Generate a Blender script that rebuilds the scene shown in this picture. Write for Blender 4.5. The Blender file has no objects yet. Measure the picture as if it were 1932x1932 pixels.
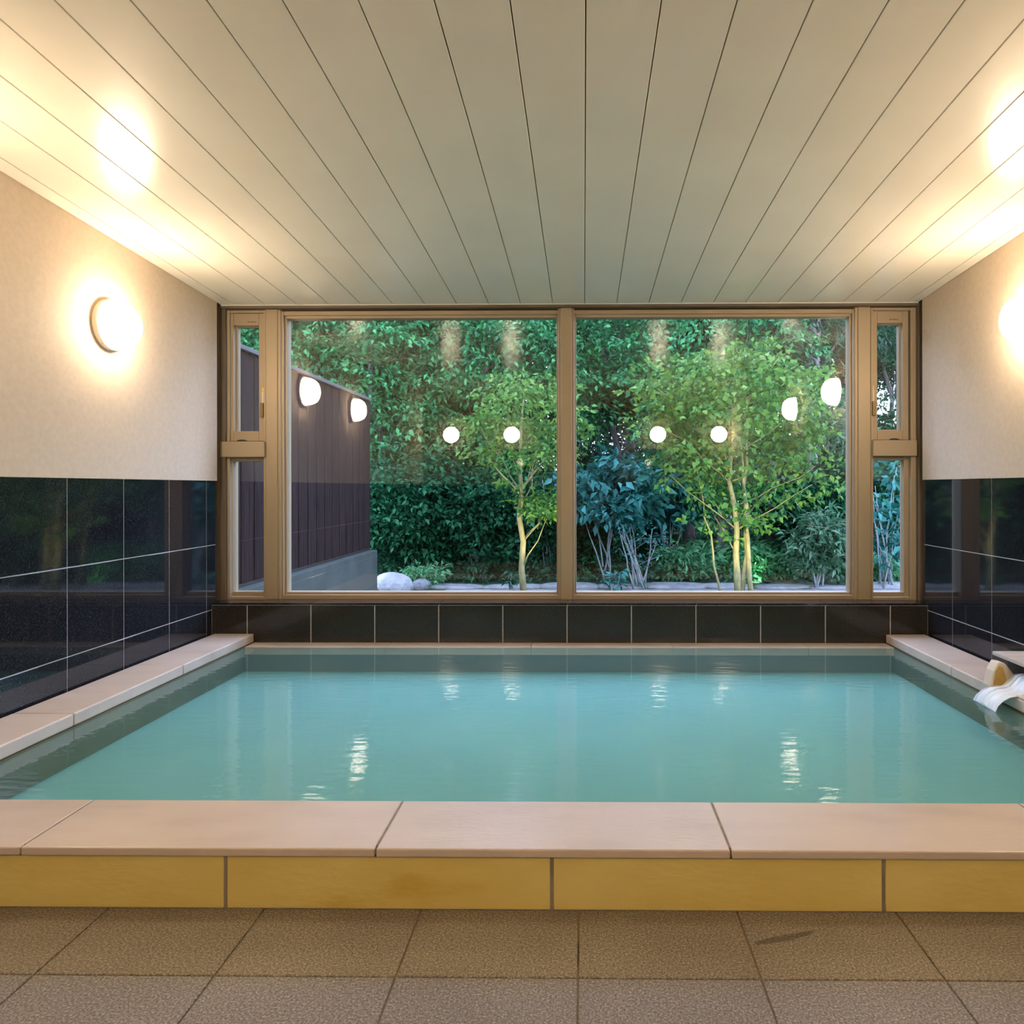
import bpy, bmesh, math, random
import numpy as np
from mathutils import Vector, Matrix

C = bpy.context.scene.collection
SC = bpy.context.scene
PI = math.pi

# ------------------------------------------------------------------ camera
F, PX, PY, YAW, ROLL, EYE = 1366.0, 1085.0, 920.0, 0.012, 0.0012, 1.072
cam_d = bpy.data.cameras.new('camera')
cam = bpy.data.objects.new('camera', cam_d)
C.objects.link(cam)
cam_d.sensor_width = 36.0
cam_d.sensor_fit = 'HORIZONTAL'
cam_d.lens = 36.0 * F / 1932.0
cam_d.shift_x = -(PX - 966.0) / 1932.0
cam_d.shift_y = (PY - 966.0) / 1932.0
cam_d.clip_start, cam_d.clip_end = 0.02, 400
cam.location = (0, 0, EYE)
cam.rotation_euler = (PI / 2, ROLL, YAW)
SC.camera = cam

# ------------------------------------------------------------------ colour management, cycles light paths
SC.view_settings.view_transform = 'Standard'
SC.view_settings.look = 'None'
SC.view_settings.gamma = 1.0
SC.view_settings.use_curve_mapping = False
SC.view_settings.exposure = 2.38
cy = SC.cycles
cy.use_denoising = True
cy.max_bounces = 10
cy.diffuse_bounces = 5
cy.glossy_bounces = 6
cy.transmission_bounces = 6
cy.transparent_max_bounces = 24
cy.caustics_reflective = False
cy.caustics_refractive = False
cy.sample_clamp_indirect = 40.0
cy.blur_glossy = 0.0

LAMP = 12.6
SKY = 2.25

# ------------------------------------------------------------------ sky
w = bpy.data.worlds.new('dusk_sky')
SC.world = w
w.use_nodes = True
nt = w.node_tree
nt.nodes.clear()
out = nt.nodes.new('ShaderNodeOutputWorld')
bg = nt.nodes.new('ShaderNodeBackground')
tc = nt.nodes.new('ShaderNodeTexCoord')
sx = nt.nodes.new('ShaderNodeSeparateXYZ')
cr = nt.nodes.new('ShaderNodeValToRGB')
nt.links.new(tc.outputs['Generated'], sx.inputs[0])
nt.links.new(sx.outputs['Z'], cr.inputs[0])
nt.links.new(cr.outputs[0], bg.inputs[0])
nt.links.new(bg.outputs[0], out.inputs[0])
e = cr.color_ramp.elements
e[0].position, e[0].color = 0.0, (0.58, 0.70, 1.0, 1)
e[1].position, e[1].color = 0.75, (0.52, 0.62, 1.0, 1)
bg.inputs[1].default_value = SKY


# ------------------------------------------------------------------ helpers
def at(px, py, Y):
    """the point on the plane y = Y seen at a pixel of the 1932 px frame"""
    u, v = (px - PX) / F, -(py - PY) / F
    x = u * math.cos(YAW) - math.sin(YAW)
    y = u * math.sin(YAW) + math.cos(YAW)
    t = Y / y
    return Vector((x * t, Y, EYE + v * t))


class MB:
    def __init__(self):
        self.v, self.f = [], []

    def add(self, vs, fs):
        o = len(self.v)
        self.v += [tuple(p) for p in vs]
        self.f += [tuple(i + o for i in f) for f in fs]
        return self

    def box(self, x0, x1, y0, y1, z0, z1):
        return self.add([(x0, y0, z0), (x1, y0, z0), (x1, y1, z0), (x0, y1, z0),
                         (x0, y0, z1), (x1, y0, z1), (x1, y1, z1), (x0, y1, z1)],
                        [(0, 3, 2, 1), (4, 5, 6, 7), (0, 1, 5, 4), (1, 2, 6, 5), (2, 3, 7, 6), (3, 0, 4, 7)])

    def frame(self, x0, x1, z0, z1, y0, y1, l, r, b, t):
        """rectangular ring in the xz plane; l r b t are the member widths"""
        if l: self.box(x0, x0 + l, y0, y1, z0, z1)
        if r: self.box(x1 - r, x1, y0, y1, z0, z1)
        if b: self.box(x0 + l, x1 - r, y0, y1, z0, z0 + b)
        if t: self.box(x0 + l, x1 - r, y0, y1, z1 - t, z1)
        return self

    def tube(self, pts, rads, n=8):
        rings = []
        pts = [Vector(p) for p in pts]
        for i, p in enumerate(pts):
            d = (pts[min(i + 1, len(pts) - 1)] - pts[max(i - 1, 0)]).normalized()
            a = d.cross(Vector((0.13, 0.97, 0.21))).normalized()
            b = d.cross(a).normalized()
            rings.append([p + (a * math.cos(2 * PI * k / n) + b * math.sin(2 * PI * k / n)) * rads[i] for k in range(n)])
        vs = [q for r in rings for q in r]
        fs = []
        for i in range(len(pts) - 1):
            for k in range(n):
                fs.append((i * n + k, i * n + (k + 1) % n, (i + 1) * n + (k + 1) % n, (i + 1) * n + k))
        fs.append(tuple(reversed(range(n))))
        fs.append(tuple((len(pts) - 1) * n + k for k in range(n)))
        return self.add(vs, fs)

    def build(self, name, m, parent=None, bevel=0, smooth=False, seg=2):
        me = bpy.data.meshes.new(name)
        me.from_pydata(self.v, [], self.f)
        me.materials.append(m)
        bm = bmesh.new()
        bm.from_mesh(me)
        bmesh.ops.recalc_face_normals(bm, faces=bm.faces)
        bm.to_mesh(me)
        bm.free()
        o = bpy.data.objects.new(name, me)
        C.objects.link(o)
        if parent is not None:
            o.parent = parent
            o.matrix_parent_inverse = Matrix.Translation(-parent.location)
        if bevel:
            b = o.modifiers.new('bevel', 'BEVEL')
            b.width, b.segments, b.limit_method, b.angle_limit = bevel, seg, 'ANGLE', 0.6
        if smooth:
            for p in me.polygons: p.use_smooth = True
        return o


def tag(o, label=None, cat=None, group=None, kind=None):
    if label: o['label'] = label
    if cat: o['category'] = cat
    if group: o['group'] = group
    if kind: o['kind'] = kind
    return o


def empty(name, loc=(0, 0, 0)):
    o = bpy.data.objects.new(name, None)
    o.empty_display_size = 0.1
    o.location = loc
    C.objects.link(o)
    return o


def struct(o):
    o['kind'] = 'structure'
    return o


# ------------------------------------------------------------------ materials
def mat(name):
    m = bpy.data.materials.new(name)
    m.use_nodes = True
    t = m.node_tree
    b = t.nodes['Principled BSDF']
    return m, t, b


def N(t, kind, **kw):
    n = t.nodes.new(kind)
    for k, v in kw.items():
        if k.startswith('i_'):
            n.inputs[k[2:].replace('_', ' ')].default_value = v
        else:
            setattr(n, k, v)
    return n


def ramp(t, stops):
    n = t.nodes.new('ShaderNodeValToRGB')
    el = n.color_ramp.elements
    while len(el) < len(stops): el.new(0.5)
    for i, (p, c) in enumerate(stops):
        el[i].position = p
        el[i].color = (*c, 1)
    return n


def coords(t, scale=(1, 1, 1)):
    c = N(t, 'ShaderNodeTexCoord')
    mp = N(t, 'ShaderNodeMapping')
    mp.inputs['Scale'].default_value = scale
    t.links.new(c.outputs['Object'], mp.inputs[0])
    return mp.outputs[0]


def noise_mat(name, stops, scale=5, detail=4, rough=0.5, bump=0.0, bscale=None, stretch=(1, 1, 1), spec=0.5, metal=0.0, bdist=0.01):
    m, t, b = mat(name)
    co = coords(t, stretch)
    n = N(t, 'ShaderNodeTexNoise', i_Scale=scale, i_Detail=detail)
    r = ramp(t, stops)
    t.links.new(co, n.inputs['Vector'])
    t.links.new(n.outputs['Fac'], r.inputs[0])
    t.links.new(r.outputs[0], b.inputs['Base Color'])
    b.inputs['Roughness'].default_value = rough
    b.inputs['Specular IOR Level'].default_value = spec
    b.inputs['Metallic'].default_value = metal
    if bump:
        n2 = N(t, 'ShaderNodeTexNoise', i_Scale=bscale or scale, i_Detail=3)
        t.links.new(co, n2.inputs['Vector'])
        bp = N(t, 'ShaderNodeBump', i_Strength=bump, i_Distance=bdist)
        t.links.new(n2.outputs['Fac'], bp.inputs['Height'])
        t.links.new(bp.outputs[0], b.inputs['Normal'])
    return m


M = {}
M['ceiling'] = noise_mat('painted_ceiling_board', [(0.3, (0.80, 0.735, 0.62)), (0.7, (0.84, 0.775, 0.66))], 3, 3, 0.22, spec=0.30)
M['gap'] = noise_mat('dark_gap', [(0.3, (0.22, 0.2, 0.17)), (0.7, (0.25, 0.23, 0.2))], 8, 2, 0.8)
M['trim_white'] = noise_mat('white_trim', [(0.3, (0.62, 0.60, 0.55)), (0.7, (0.68, 0.65, 0.6))], 4, 2, 0.4)
M['plaster'] = noise_mat('wall_plaster', [(0.3, (0.59, 0.48, 0.365)), (0.7, (0.65, 0.53, 0.405))], 40, 6, 0.75, bump=0.25, bscale=260, bdist=0.004)
M['grout'] = noise_mat('grout', [(0.3, (0.42, 0.39, 0.37)), (0.7, (0.52, 0.49, 0.47))], 30, 3, 0.8)
M['frame'] = noise_mat('bronze_aluminium', [(0.3, (0.345, 0.27, 0.178)), (0.7, (0.36, 0.282, 0.186))], 2, 2, 0.45, spec=0.4, metal=0.15)
M['frame_dark'] = noise_mat('brown_jamb_and_shade', [(0.3, (0.10, 0.072, 0.045)), (0.7, (0.13, 0.092, 0.055))], 4, 2, 0.5)
M['coping'] = noise_mat('pale_limestone', [(0.25, (0.4636, 0.3904, 0.3294)), (0.45, (0.5612, 0.4758, 0.4087)), (0.75, (0.6222, 0.5368, 0.4636))], 2.2, 6, 0.32, stretch=(1, 3, 3), bump=0.06, bscale=30)
M['stain'] = noise_mat('ochre_mineral_stone', [(0.25, (0.6032, 0.4096, 0.0638)), (0.4, (0.7192, 0.5647, 0.1659)), (0.75, (0.7888, 0.6578, 0.2424))], 2.6, 7, 0.42, stretch=(1, 1, 2.5), bump=0.15, bscale=24)
M['basin'] = noise_mat('pool_lining', [(0.3, (0.085, 0.075, 0.030)), (0.7, (0.12, 0.105, 0.045))], 3, 4, 0.6)
M['pool_floor'] = noise_mat('pool_floor', [(0.3, (0.17, 0.41, 0.40)), (0.7, (0.20, 0.46, 0.44))], 1.2, 3, 0.8)
M['brass'] = noise_mat('latch_metal', [(0.3, (0.13, 0.092, 0.045)), (0.7, (0.17, 0.12, 0.06))], 20, 2, 0.35, metal=0.6)
M['yellow'] = noise_mat('yellow_mark', [(0.3, (0.75, 0.52, 0.05)), (0.7, (0.8, 0.58, 0.06))], 10, 2, 0.5)
M['black'] = noise_mat('dark_slot', [(0.3, (0.012, 0.010, 0.008)), (0.7, (0.02, 0.016, 0.012))], 10, 2, 0.6)
M['red'] = noise_mat('reddish_mark', [(0.3, (0.16, 0.06, 0.04)), (0.7, (0.2, 0.07, 0.05))], 10, 2, 0.6)
M['lampbase'] = noise_mat('lamp_base_white', [(0.3, (0.58, 0.52, 0.42)), (0.7, (0.64, 0.57, 0.46))], 10, 2, 0.4)
M['spout'] = noise_mat('spout_limestone', [(0.3, (0.60, 0.50, 0.38)), (0.7, (0.72, 0.62, 0.50))], 9, 5, 0.5, bump=0.1)
M['spout_inner'] = noise_mat('spout_stained_recess', [(0.3, (0.40, 0.24, 0.05)), (0.7, (0.55, 0.36, 0.10))], 14, 5, 0.5)
M['slab'] = noise_mat('grey_stone_slab', [(0.3, (0.45, 0.41, 0.38)), (0.7, (0.58, 0.53, 0.49))], 6, 6, 0.5, stretch=(1, 4, 6))
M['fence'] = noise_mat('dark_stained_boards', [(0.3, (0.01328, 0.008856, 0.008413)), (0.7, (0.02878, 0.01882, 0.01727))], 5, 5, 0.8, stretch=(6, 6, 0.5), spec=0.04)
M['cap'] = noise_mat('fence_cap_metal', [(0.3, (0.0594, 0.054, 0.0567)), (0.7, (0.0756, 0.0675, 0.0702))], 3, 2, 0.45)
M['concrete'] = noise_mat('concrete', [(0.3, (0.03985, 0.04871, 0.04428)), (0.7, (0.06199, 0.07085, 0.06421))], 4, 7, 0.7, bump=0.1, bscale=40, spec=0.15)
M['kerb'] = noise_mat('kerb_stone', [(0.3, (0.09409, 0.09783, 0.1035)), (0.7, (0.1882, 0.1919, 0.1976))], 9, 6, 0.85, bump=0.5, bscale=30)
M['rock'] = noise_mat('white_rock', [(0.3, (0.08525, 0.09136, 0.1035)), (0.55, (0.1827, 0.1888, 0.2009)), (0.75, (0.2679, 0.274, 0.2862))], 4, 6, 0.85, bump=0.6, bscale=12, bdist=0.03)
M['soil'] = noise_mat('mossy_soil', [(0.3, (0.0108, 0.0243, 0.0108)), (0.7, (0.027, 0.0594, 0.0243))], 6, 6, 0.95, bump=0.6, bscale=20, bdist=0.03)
M['bark_pale'] = noise_mat('pale_bark', [(0.3, (0.1284, 0.1169, 0.04871)), (0.7, (0.244, 0.2192, 0.09136))], 9, 6, 0.85, stretch=(4, 4, 1), bump=0.4, bscale=20)
M['bark_dark'] = noise_mat('cedar_bark', [(0.3, (0.081, 0.0702, 0.0702)), (0.7, (0.2025, 0.1755, 0.1674))], 6, 6, 0.9, stretch=(6, 6, 0.6), bump=0.6, bscale=14)
M['bark_grey'] = noise_mat('grey_stems', [(0.3, (0.09963, 0.1218, 0.1218)), (0.7, (0.2214, 0.2546, 0.2546))], 9, 5, 0.85, stretch=(4, 4, 1))
M['panel'] = noise_mat('rear_panel', [(0.3, (0.27, 0.20, 0.13)), (0.7, (0.32, 0.24, 0.16))], 5, 3, 0.6)
M['doorwood'] = noise_mat('door_wood', [(0.3, (0.10, 0.06, 0.035)), (0.7, (0.16, 0.10, 0.06))], 4, 6, 0.5, stretch=(8, 8, 0.6))


def granite(name, dark, mid, light, scale, rough, bump=0.0, spec=0.5, stain=None):
    m, t, b = mat(name)
    co = coords(t)
    n = N(t, 'ShaderNodeTexNoise', i_Scale=scale, i_Detail=5, i_Roughness=0.75)
    t.links.new(co, n.inputs['Vector'])
    r = ramp(t, [(0.36, dark), (0.5, mid), (0.66, light)])
    t.links.new(n.outputs['Fac'], r.inputs[0])
    n2 = N(t, 'ShaderNodeTexNoise', i_Scale=2.3, i_Detail=4)
    t.links.new(co, n2.inputs['Vector'])
    r2 = ramp(t, [(0.3, (0.82, 0.82, 0.82)), (0.7, (1.1, 1.1, 1.1))])
    t.links.new(n2.outputs['Fac'], r2.inputs[0])
    mx = N(t, 'ShaderNodeMix', data_type='RGBA', blend_type='MULTIPLY')
    mx.inputs[0].default_value = 1.0
    t.links.new(r.outputs[0], mx.inputs[6])
    t.links.new(r2.outputs[0], mx.inputs[7])
    t.links.new(mx.outputs[2], b.inputs['Base Color'])
    if stain:
        # one irregular dark smear at its own place on the tiles
        sxp = N(t, 'ShaderNodeMapping', vector_type='TEXTURE')
        sxp.inputs['Location'].default_value = (stain[0], stain[1], 0)
        sxp.inputs['Rotation'].default_value = (0, 0, stain[2])
        sxp.inputs['Scale'].default_value = (stain[3], stain[4], 1)
        n3 = N(t, 'ShaderNodeTexNoise', i_Scale=30, i_Detail=3)
        t.links.new(co, n3.inputs['Vector'])
        t.links.new(co, sxp.inputs[0])
        ln = N(t, 'ShaderNodeVectorMath', operation='LENGTH')
        t.links.new(sxp.outputs[0], ln.inputs[0])
        ad = N(t, 'ShaderNodeMath', operation='ADD')
        t.links.new(ln.outputs['Value'], ad.inputs[0])
        t.links.new(n3.outputs['Fac'], ad.inputs[1])
        r3 = ramp(t, [(0.84, (0.5, 0.5, 0.5)), (1.0, (1, 1, 1))])
        dv = N(t, 'ShaderNodeMath', operation='MULTIPLY')
        dv.inputs[1].default_value = 0.66
        t.links.new(ad.outputs[0], dv.inputs[0])
        t.links.new(dv.outputs[0], r3.inputs[0])
        m3 = N(t, 'ShaderNodeMix', data_type='RGBA', blend_type='MULTIPLY')
        m3.inputs[0].default_value = 1.0
        t.links.new(mx.outputs[2], m3.inputs[6])
        t.links.new(r3.outputs[0], m3.inputs[7])
        t.links.new(m3.outputs[2], b.inputs['Base Color'])
    b.inputs['Roughness'].default_value = rough
    b.inputs['Specular IOR Level'].default_value = spec
    if bump:
        bp = N(t, 'ShaderNodeBump', i_Strength=bump, i_Distance=0.004)
        t.links.new(n.outputs['Fac'], bp.inputs['Height'])
        t.links.new(bp.outputs[0], b.inputs['Normal'])
    return m


M['tile'] = granite('polished_black_tile', (0.006, 0.007, 0.009), (0.012, 0.013, 0.017), (0.034, 0.037, 0.045), 160, 0.045, spec=0.5)
M['ledge_tile'] = granite('polished_dark_brown_tile', (0.012, 0.010, 0.008), (0.026, 0.022, 0.018), (0.06, 0.052, 0.042), 150, 0.10, spec=0.45)
M['floor_a'] = granite('flamed_granite_stained', (0.0966, 0.08352, 0.0627), (0.2208, 0.1901, 0.1452), (0.4692, 0.4104, 0.33), 190, 0.7, 0.2, stain=(.475, 1.728, .3, .085, .012))
M['floor_b'] = granite('flamed_granite', (0.1013, 0.09315, 0.09045), (0.2093, 0.1971, 0.193), (0.486, 0.4523, 0.4388), 190, 0.65, 0.2)
M['joint'] = noise_mat('brown_joint', [(0.3, (0.20, 0.165, 0.14)), (0.7, (0.29, 0.245, 0.21))], 20, 4, 0.9)
M['floor_grout'] = noise_mat('floor_grout', [(0.32, (0.084, 0.063, 0.042)), (0.42, (0.238, 0.196, 0.133)), (0.7, (0.294, 0.245, 0.168))], 5, 4, 0.9)


def fresnel(t, ior):
    """the same reflectance from either side of a thin sheet that does not bend light"""
    g = N(t, 'ShaderNodeNewGeometry')
    mr = N(t, 'ShaderNodeMapRange')
    mr.inputs['To Min'].default_value = ior
    mr.inputs['To Max'].default_value = 1.0 / ior
    t.links.new(g.outputs['Backfacing'], mr.inputs['Value'])
    fr = N(t, 'ShaderNodeFresnel')
    t.links.new(mr.outputs[0], fr.inputs['IOR'])
    return fr


def glass_mat():
    m, t, b = mat('window_glass')
    t.nodes.remove(b)
    o = t.nodes['Material Output']
    tr = N(t, 'ShaderNodeBsdfTransparent')
    tr.inputs[0].default_value = (0.97, 0.99, 0.98, 1)
    gl = N(t, 'ShaderNodeBsdfGlossy', i_Roughness=0.0)
    fr = fresnel(t, 1.6)
    mx = N(t, 'ShaderNodeMixShader')
    t.links.new(fr.outputs[0], mx.inputs[0])
    t.links.new(tr.outputs[0], mx.inputs[1])
    t.links.new(gl.outputs[0], mx.inputs[2])
    t.links.new(mx.outputs[0], o.inputs[0])
    return m


M['glass'] = glass_mat()


def water_mat(name, milk, milk_col, rough, bump, scale, stretch):
    m, t, b = mat(name)
    t.nodes.remove(b)
    o = t.nodes['Material Output']
    tr = N(t, 'ShaderNodeBsdfTransparent')
    tr.inputs[0].default_value = (0.90, 0.99, 0.98, 1)
    di = N(t, 'ShaderNodeBsdfDiffuse')
    di.inputs[0].default_value = (*milk_col, 1)
    m1 = N(t, 'ShaderNodeMixShader')
    m1.inputs[0].default_value = milk
    gl = N(t, 'ShaderNodeBsdfGlossy', i_Roughness=rough)
    fr = fresnel(t, 1.42)
    m2 = N(t, 'ShaderNodeMixShader')
    co = coords(t, stretch)
    n = N(t, 'ShaderNodeTexNoise', i_Scale=scale, i_Detail=2, i_Roughness=0.4)
    bp = N(t, 'ShaderNodeBump', i_Strength=bump, i_Distance=0.01)
    t.links.new(co, n.inputs['Vector'])
    t.links.new(n.outputs['Fac'], bp.inputs['Height'])
    for s in (gl, fr):
        t.links.new(bp.outputs[0], s.inputs['Normal'])
    t.links.new(tr.outputs[0], m1.inputs[1])
    t.links.new(di.outputs[0], m1.inputs[2])
    t.links.new(fr.outputs[0], m2.inputs[0])
    t.links.new(m1.outputs[0], m2.inputs[1])
    t.links.new(gl.outputs[0], m2.inputs[2])
    t.links.new(m2.outputs[0], o.inputs[0])
    return m


M['water'] = water_mat('milky_pool_water', 0.15, (0.24, 0.52, 0.50), 0.04, 0.12, 8.0, (1, 3.6, 1))
M['fall'] = water_mat('falling_water', 0.80, (0.80, 0.90, 1.0), 0.12, 0.9, 46, (0.1, 1, 0.1))


def lamp_mat():
    m, t, b = mat('lit_opal_glass')
    b.inputs['Base Color'].default_value = (0.8, 0.78, 0.72, 1)
    b.inputs['Roughness'].default_value = 0.3
    b.inputs['Emission Color'].default_value = (1.0, 0.79, 0.56, 1)
    b.inputs['Emission Strength'].default_value = LAMP
    return m


M['lamp'] = lamp_mat()
M['mirror'], _t, _b = mat('mirror_glass')
_b.inputs['Base Color'].default_value = (0.86, 0.88, 0.87, 1)
_b.inputs['Metallic'].default_value = 1.0
_b.inputs['Roughness'].default_value = 0.0


LEAF = 0.60


def leaf_mat(name, stops, trans=0.35, rough=0.45):
    stops = [(p, tuple(k * LEAF for k in c)) for p, c in stops]
    m, t, b = mat(name)
    g = N(t, 'ShaderNodeNewGeometry')
    r = ramp(t, stops)
    t.links.new(g.outputs['Random Per Island'], r.inputs[0])
    t.links.new(r.outputs[0], b.inputs['Base Color'])
    b.inputs['Roughness'].default_value = rough
    b.inputs['Specular IOR Level'].default_value = 0.10
    tl = N(t, 'ShaderNodeBsdfTranslucent')
    t.links.new(r.outputs[0], tl.inputs[0])
    mx = N(t, 'ShaderNodeMixShader')
    mx.inputs[0].default_value = trans
    o = t.nodes['Material Output']
    t.links.new(b.outputs[0], mx.inputs[1])
    t.links.new(tl.outputs[0], mx.inputs[2])
    t.links.new(mx.outputs[0], o.inputs[0])
    return m


M['leaf_green'] = leaf_mat('leaf_mid_green', [(0.0, (0.010, 0.095, 0.040)), (0.5, (0.030, 0.215, 0.075)), (1.0, (0.085, 0.38, 0.12))], 0.22)
M['leaf_yellow'] = leaf_mat('leaf_yellow_green', [(0.0, (0.035, 0.14, 0.035)), (0.5, (0.085, 0.245, 0.05)), (1.0, (0.19, 0.36, 0.07))])
M['leaf_dark'] = leaf_mat('leaf_dark_green', [(0.0, (0.006, 0.05, 0.022)), (0.5, (0.016, 0.11, 0.045)), (1.0, (0.04, 0.21, 0.085))], 0.25)
M['leaf_teal'] = leaf_mat('leaf_blue_green', [(0.0, (0.010, 0.10, 0.08)), (0.5, (0.028, 0.20, 0.165)), (1.0, (0.10, 0.36, 0.33))], 0.2)
M['leaf_bright'] = leaf_mat('leaf_bright_green', [(0.0, (0.05, 0.24, 0.09)), (0.5, (0.11, 0.42, 0.17)), (1.0, (0.26, 0.60, 0.30))], 0.4)
M['leaf_pale'] = leaf_mat('leaf_pale_green', [(0.0, (0.05, 0.16, 0.07)), (0.5, (0.11, 0.27, 0.14)), (1.0, (0.24, 0.40, 0.25))], 0.3)
M['needle'] = leaf_mat('cedar_needles', [(0.0, (0.008, 0.04, 0.025)), (0.5, (0.016, 0.085, 0.045)), (1.0, (0.035, 0.15, 0.075))], 0.2)

# ------------------------------------------------------------------ room dimensions
XL, XR = -2.318, 2.116           # side wall faces
YW = 4.55                        # where the side walls end
YF = 4.65                        # window frame front
YR = -0.98                       # rear wall face
ZT = 1.118                       # top of the black tiling
TP = 0.404                       # tile pitch
ZC = lambda y: 2.24 + (4.62 - y) * CS
CS = 0.052
COP = 0.163                      # coping top
WAT = 0.106                      # water level

# ------------------------------------------------------------------ floor
fl = MB().box(XL, XR, YR - 0.1, 2.0, -0.12, -0.004).build('floor', M['floor_grout'])
struct(fl)
rows = [1.862, 1.583, 1.183, 0.783, 0.383, -0.017, -0.417, -0.98]
for ri in range(len(rows) - 1):
    mb = MB()
    xs = [-0.014 + 0.4 * k for k in range(-6, 7)]
    xs = [XL] + [x for x in xs if XL + 0.02 < x < XR - 0.02] + [XR]
    for a, b_ in zip(xs[:-1], xs[1:]):
        mb.box(a + 0.002, b_ - 0.002, rows[ri + 1] + 0.002, rows[ri] - 0.002, -0.02, 0.0)
    t_ = mb.build('floor_tile_row', M['floor_a'] if ri == 0 else M['floor_b'], fl, bevel=0.0015, seg=1)
    if ri == 0:
        t_['label'] = 'brown stained granite tiles at the foot of the pool'

# ------------------------------------------------------------------ ceiling
ce = MB()
y0, y1 = YR - 0.05, 4.60
ce.add([(XL - .1, y0, ZC(y0) + .02), (XR + .1, y0, ZC(y0) + .02), (XR + .1, y1, ZC(y1) + .02), (XL - .1, y1, ZC(y1) + .02),
        (XL - .1, y0, ZC(y0) + .12), (XR + .1, y0, ZC(y0) + .12), (XR + .1, y1, ZC(y1) + .12), (XL - .1, y1, ZC(y1) + .12)],
       [(0, 3, 2, 1), (4, 5, 6, 7), (0, 1, 5, 4), (1, 2, 6, 5), (2, 3, 7, 6), (3, 0, 4, 7)])
ceil = struct(ce.build('ceiling', M['gap']))
pl = MB()
xs = [0.007 + 0.2035 * k for k in range(-13, 13)]
xs = [XL] + [x for x in xs if XL + .02 < x < XR - .02] + [XR]
for a, b_ in zip(xs[:-1], xs[1:]):
    a, b_ = a + .0018, b_ - .0018
    pl.add([(a, y0, ZC(y0)), (b_, y0, ZC(y0)), (b_, y1, ZC(y1)), (a, y1, ZC(y1)),
            (a, y0, ZC(y0) + .021), (b_, y0, ZC(y0) + .021), (b_, y1, ZC(y1) + .021), (a, y1, ZC(y1) + .021)],
           [(0, 3, 2, 1), (4, 5, 6, 7), (0, 1, 5, 4), (1, 2, 6, 5), (2, 3, 7, 6), (3, 0, 4, 7)])
pl.build('ceiling_boards', M['ceiling'], ceil, bevel=0.0018, seg=1)
struct(MB().box(XL, XR, 4.598, 4.612, ZC(4.6) - 0.004, ZC(4.6) + 0.05).build('trim_1', M['trim_white']))

# ------------------------------------------------------------------ side walls
def side_wall(name, X, s, joints):
    """s = -1: the wall body lies to the left of X"""
    lo, hi = (X - .15, X) if s < 0 else (X, X + .15)
    i = -s * 0.010      # tiles sit back of the plaster
    b0, b1 = (lo, X - .012) if s < 0 else (X + .012, hi)
    wl = struct(MB().box(b0, b1, YR - .1, YW, -.1, 2.75).build(name, M['grout']))
    p0, p1 = (X - .0125, X) if s < 0 else (X, X + .0125)
    MB().box(p0, p1, YR - .05, YW, ZT, 2.70).build('wall_plaster', M['plaster'], wl)
    t0, t1 = (X - .013, X - .0105) if s < 0 else (X + .0105, X + .013)
    mb = MB()
    zs = [ZT - k * TP for k in range(4)]
    ys = [YR] + [y for y in sorted(joints) if YR + .02 < y < YW - .02] + [YW]
    for a, b_ in zip(ys[:-1], ys[1:]):
        for k in range(3):
            mb.box(t0, t1, a + .002, b_ - .002, max(zs[k + 1] + .002, -.05), zs[k] - (.002 if k else 0))
    mb.build('wall_tiles', M['tile'], wl, bevel=0.001, seg=1)
    return wl


side_wall('wall_left', XL, -1, [3.237 + .4015 * k for k in range(-12, 4)])
side_wall('wall_right', XR, 1, [4.205 - .4015 * k for k in range(0, 14)])

# ------------------------------------------------------------------ rear wall (seen in the window glass)
rw = struct(MB().box(XL - .15, XR + .15, YR - .15, YR - .03, -.1, 2.9).build('wall_rear', M['grout']))
MB().box(XL, XR, YR - .03, YR - .01, 2.20, 2.9).build('wall_plaster', M['plaster'], rw)
mb = MB().box(XL, -.42, YR - .03, YR + .02, ZT, 2.22)
mb.box(.48, XR, YR - .03, YR + .02, ZT, 2.22)
mb.build('wall_panel', M['panel'], rw)
mb = MB()
for x0_, x1_ in ((XL, -.42), (.48, XR)):
    n_ = 4
    for k in range(n_):
        for q in range(3):
            wd = (x1_ - x0_) / n_
            mb.box(x0_ + wd * k + .002, x0_ + wd * (k + 1) - .002, YR - .03, YR + .012, max(-.05, ZT - (q + 1) * TP + .002), ZT - q * TP - .002)
mb.build('wall_tiles', M['tile'], rw)
dr = struct(empty('door_1', (0.03, YR - .02, 0)))
MB().box(-.42, .48, YR - .03, YR - .012, 0, 2.2).build('door_leaf', M['doorwood'], dr)
MB().frame(-.42, .48, 0, 2.2, YR - .03, YR + .022, .05, .05, 0, .05).build('door_frame', M['doorwood'], dr)
for x_, lb in ((-.97, 'frameless mirror on the rear wall left of the door, reflected in the window'),
               (1.0, 'frameless mirror on the rear wall right of the door, reflected in the window')):
    mb = MB().box(x_ - .2, x_ + .2, YR + .02, YR + .026, 1.16, 1.62)
    tag(mb.build('wall_mirror', M['mirror']), lb, 'mirror', 'mirrors on the rear wall')

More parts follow.
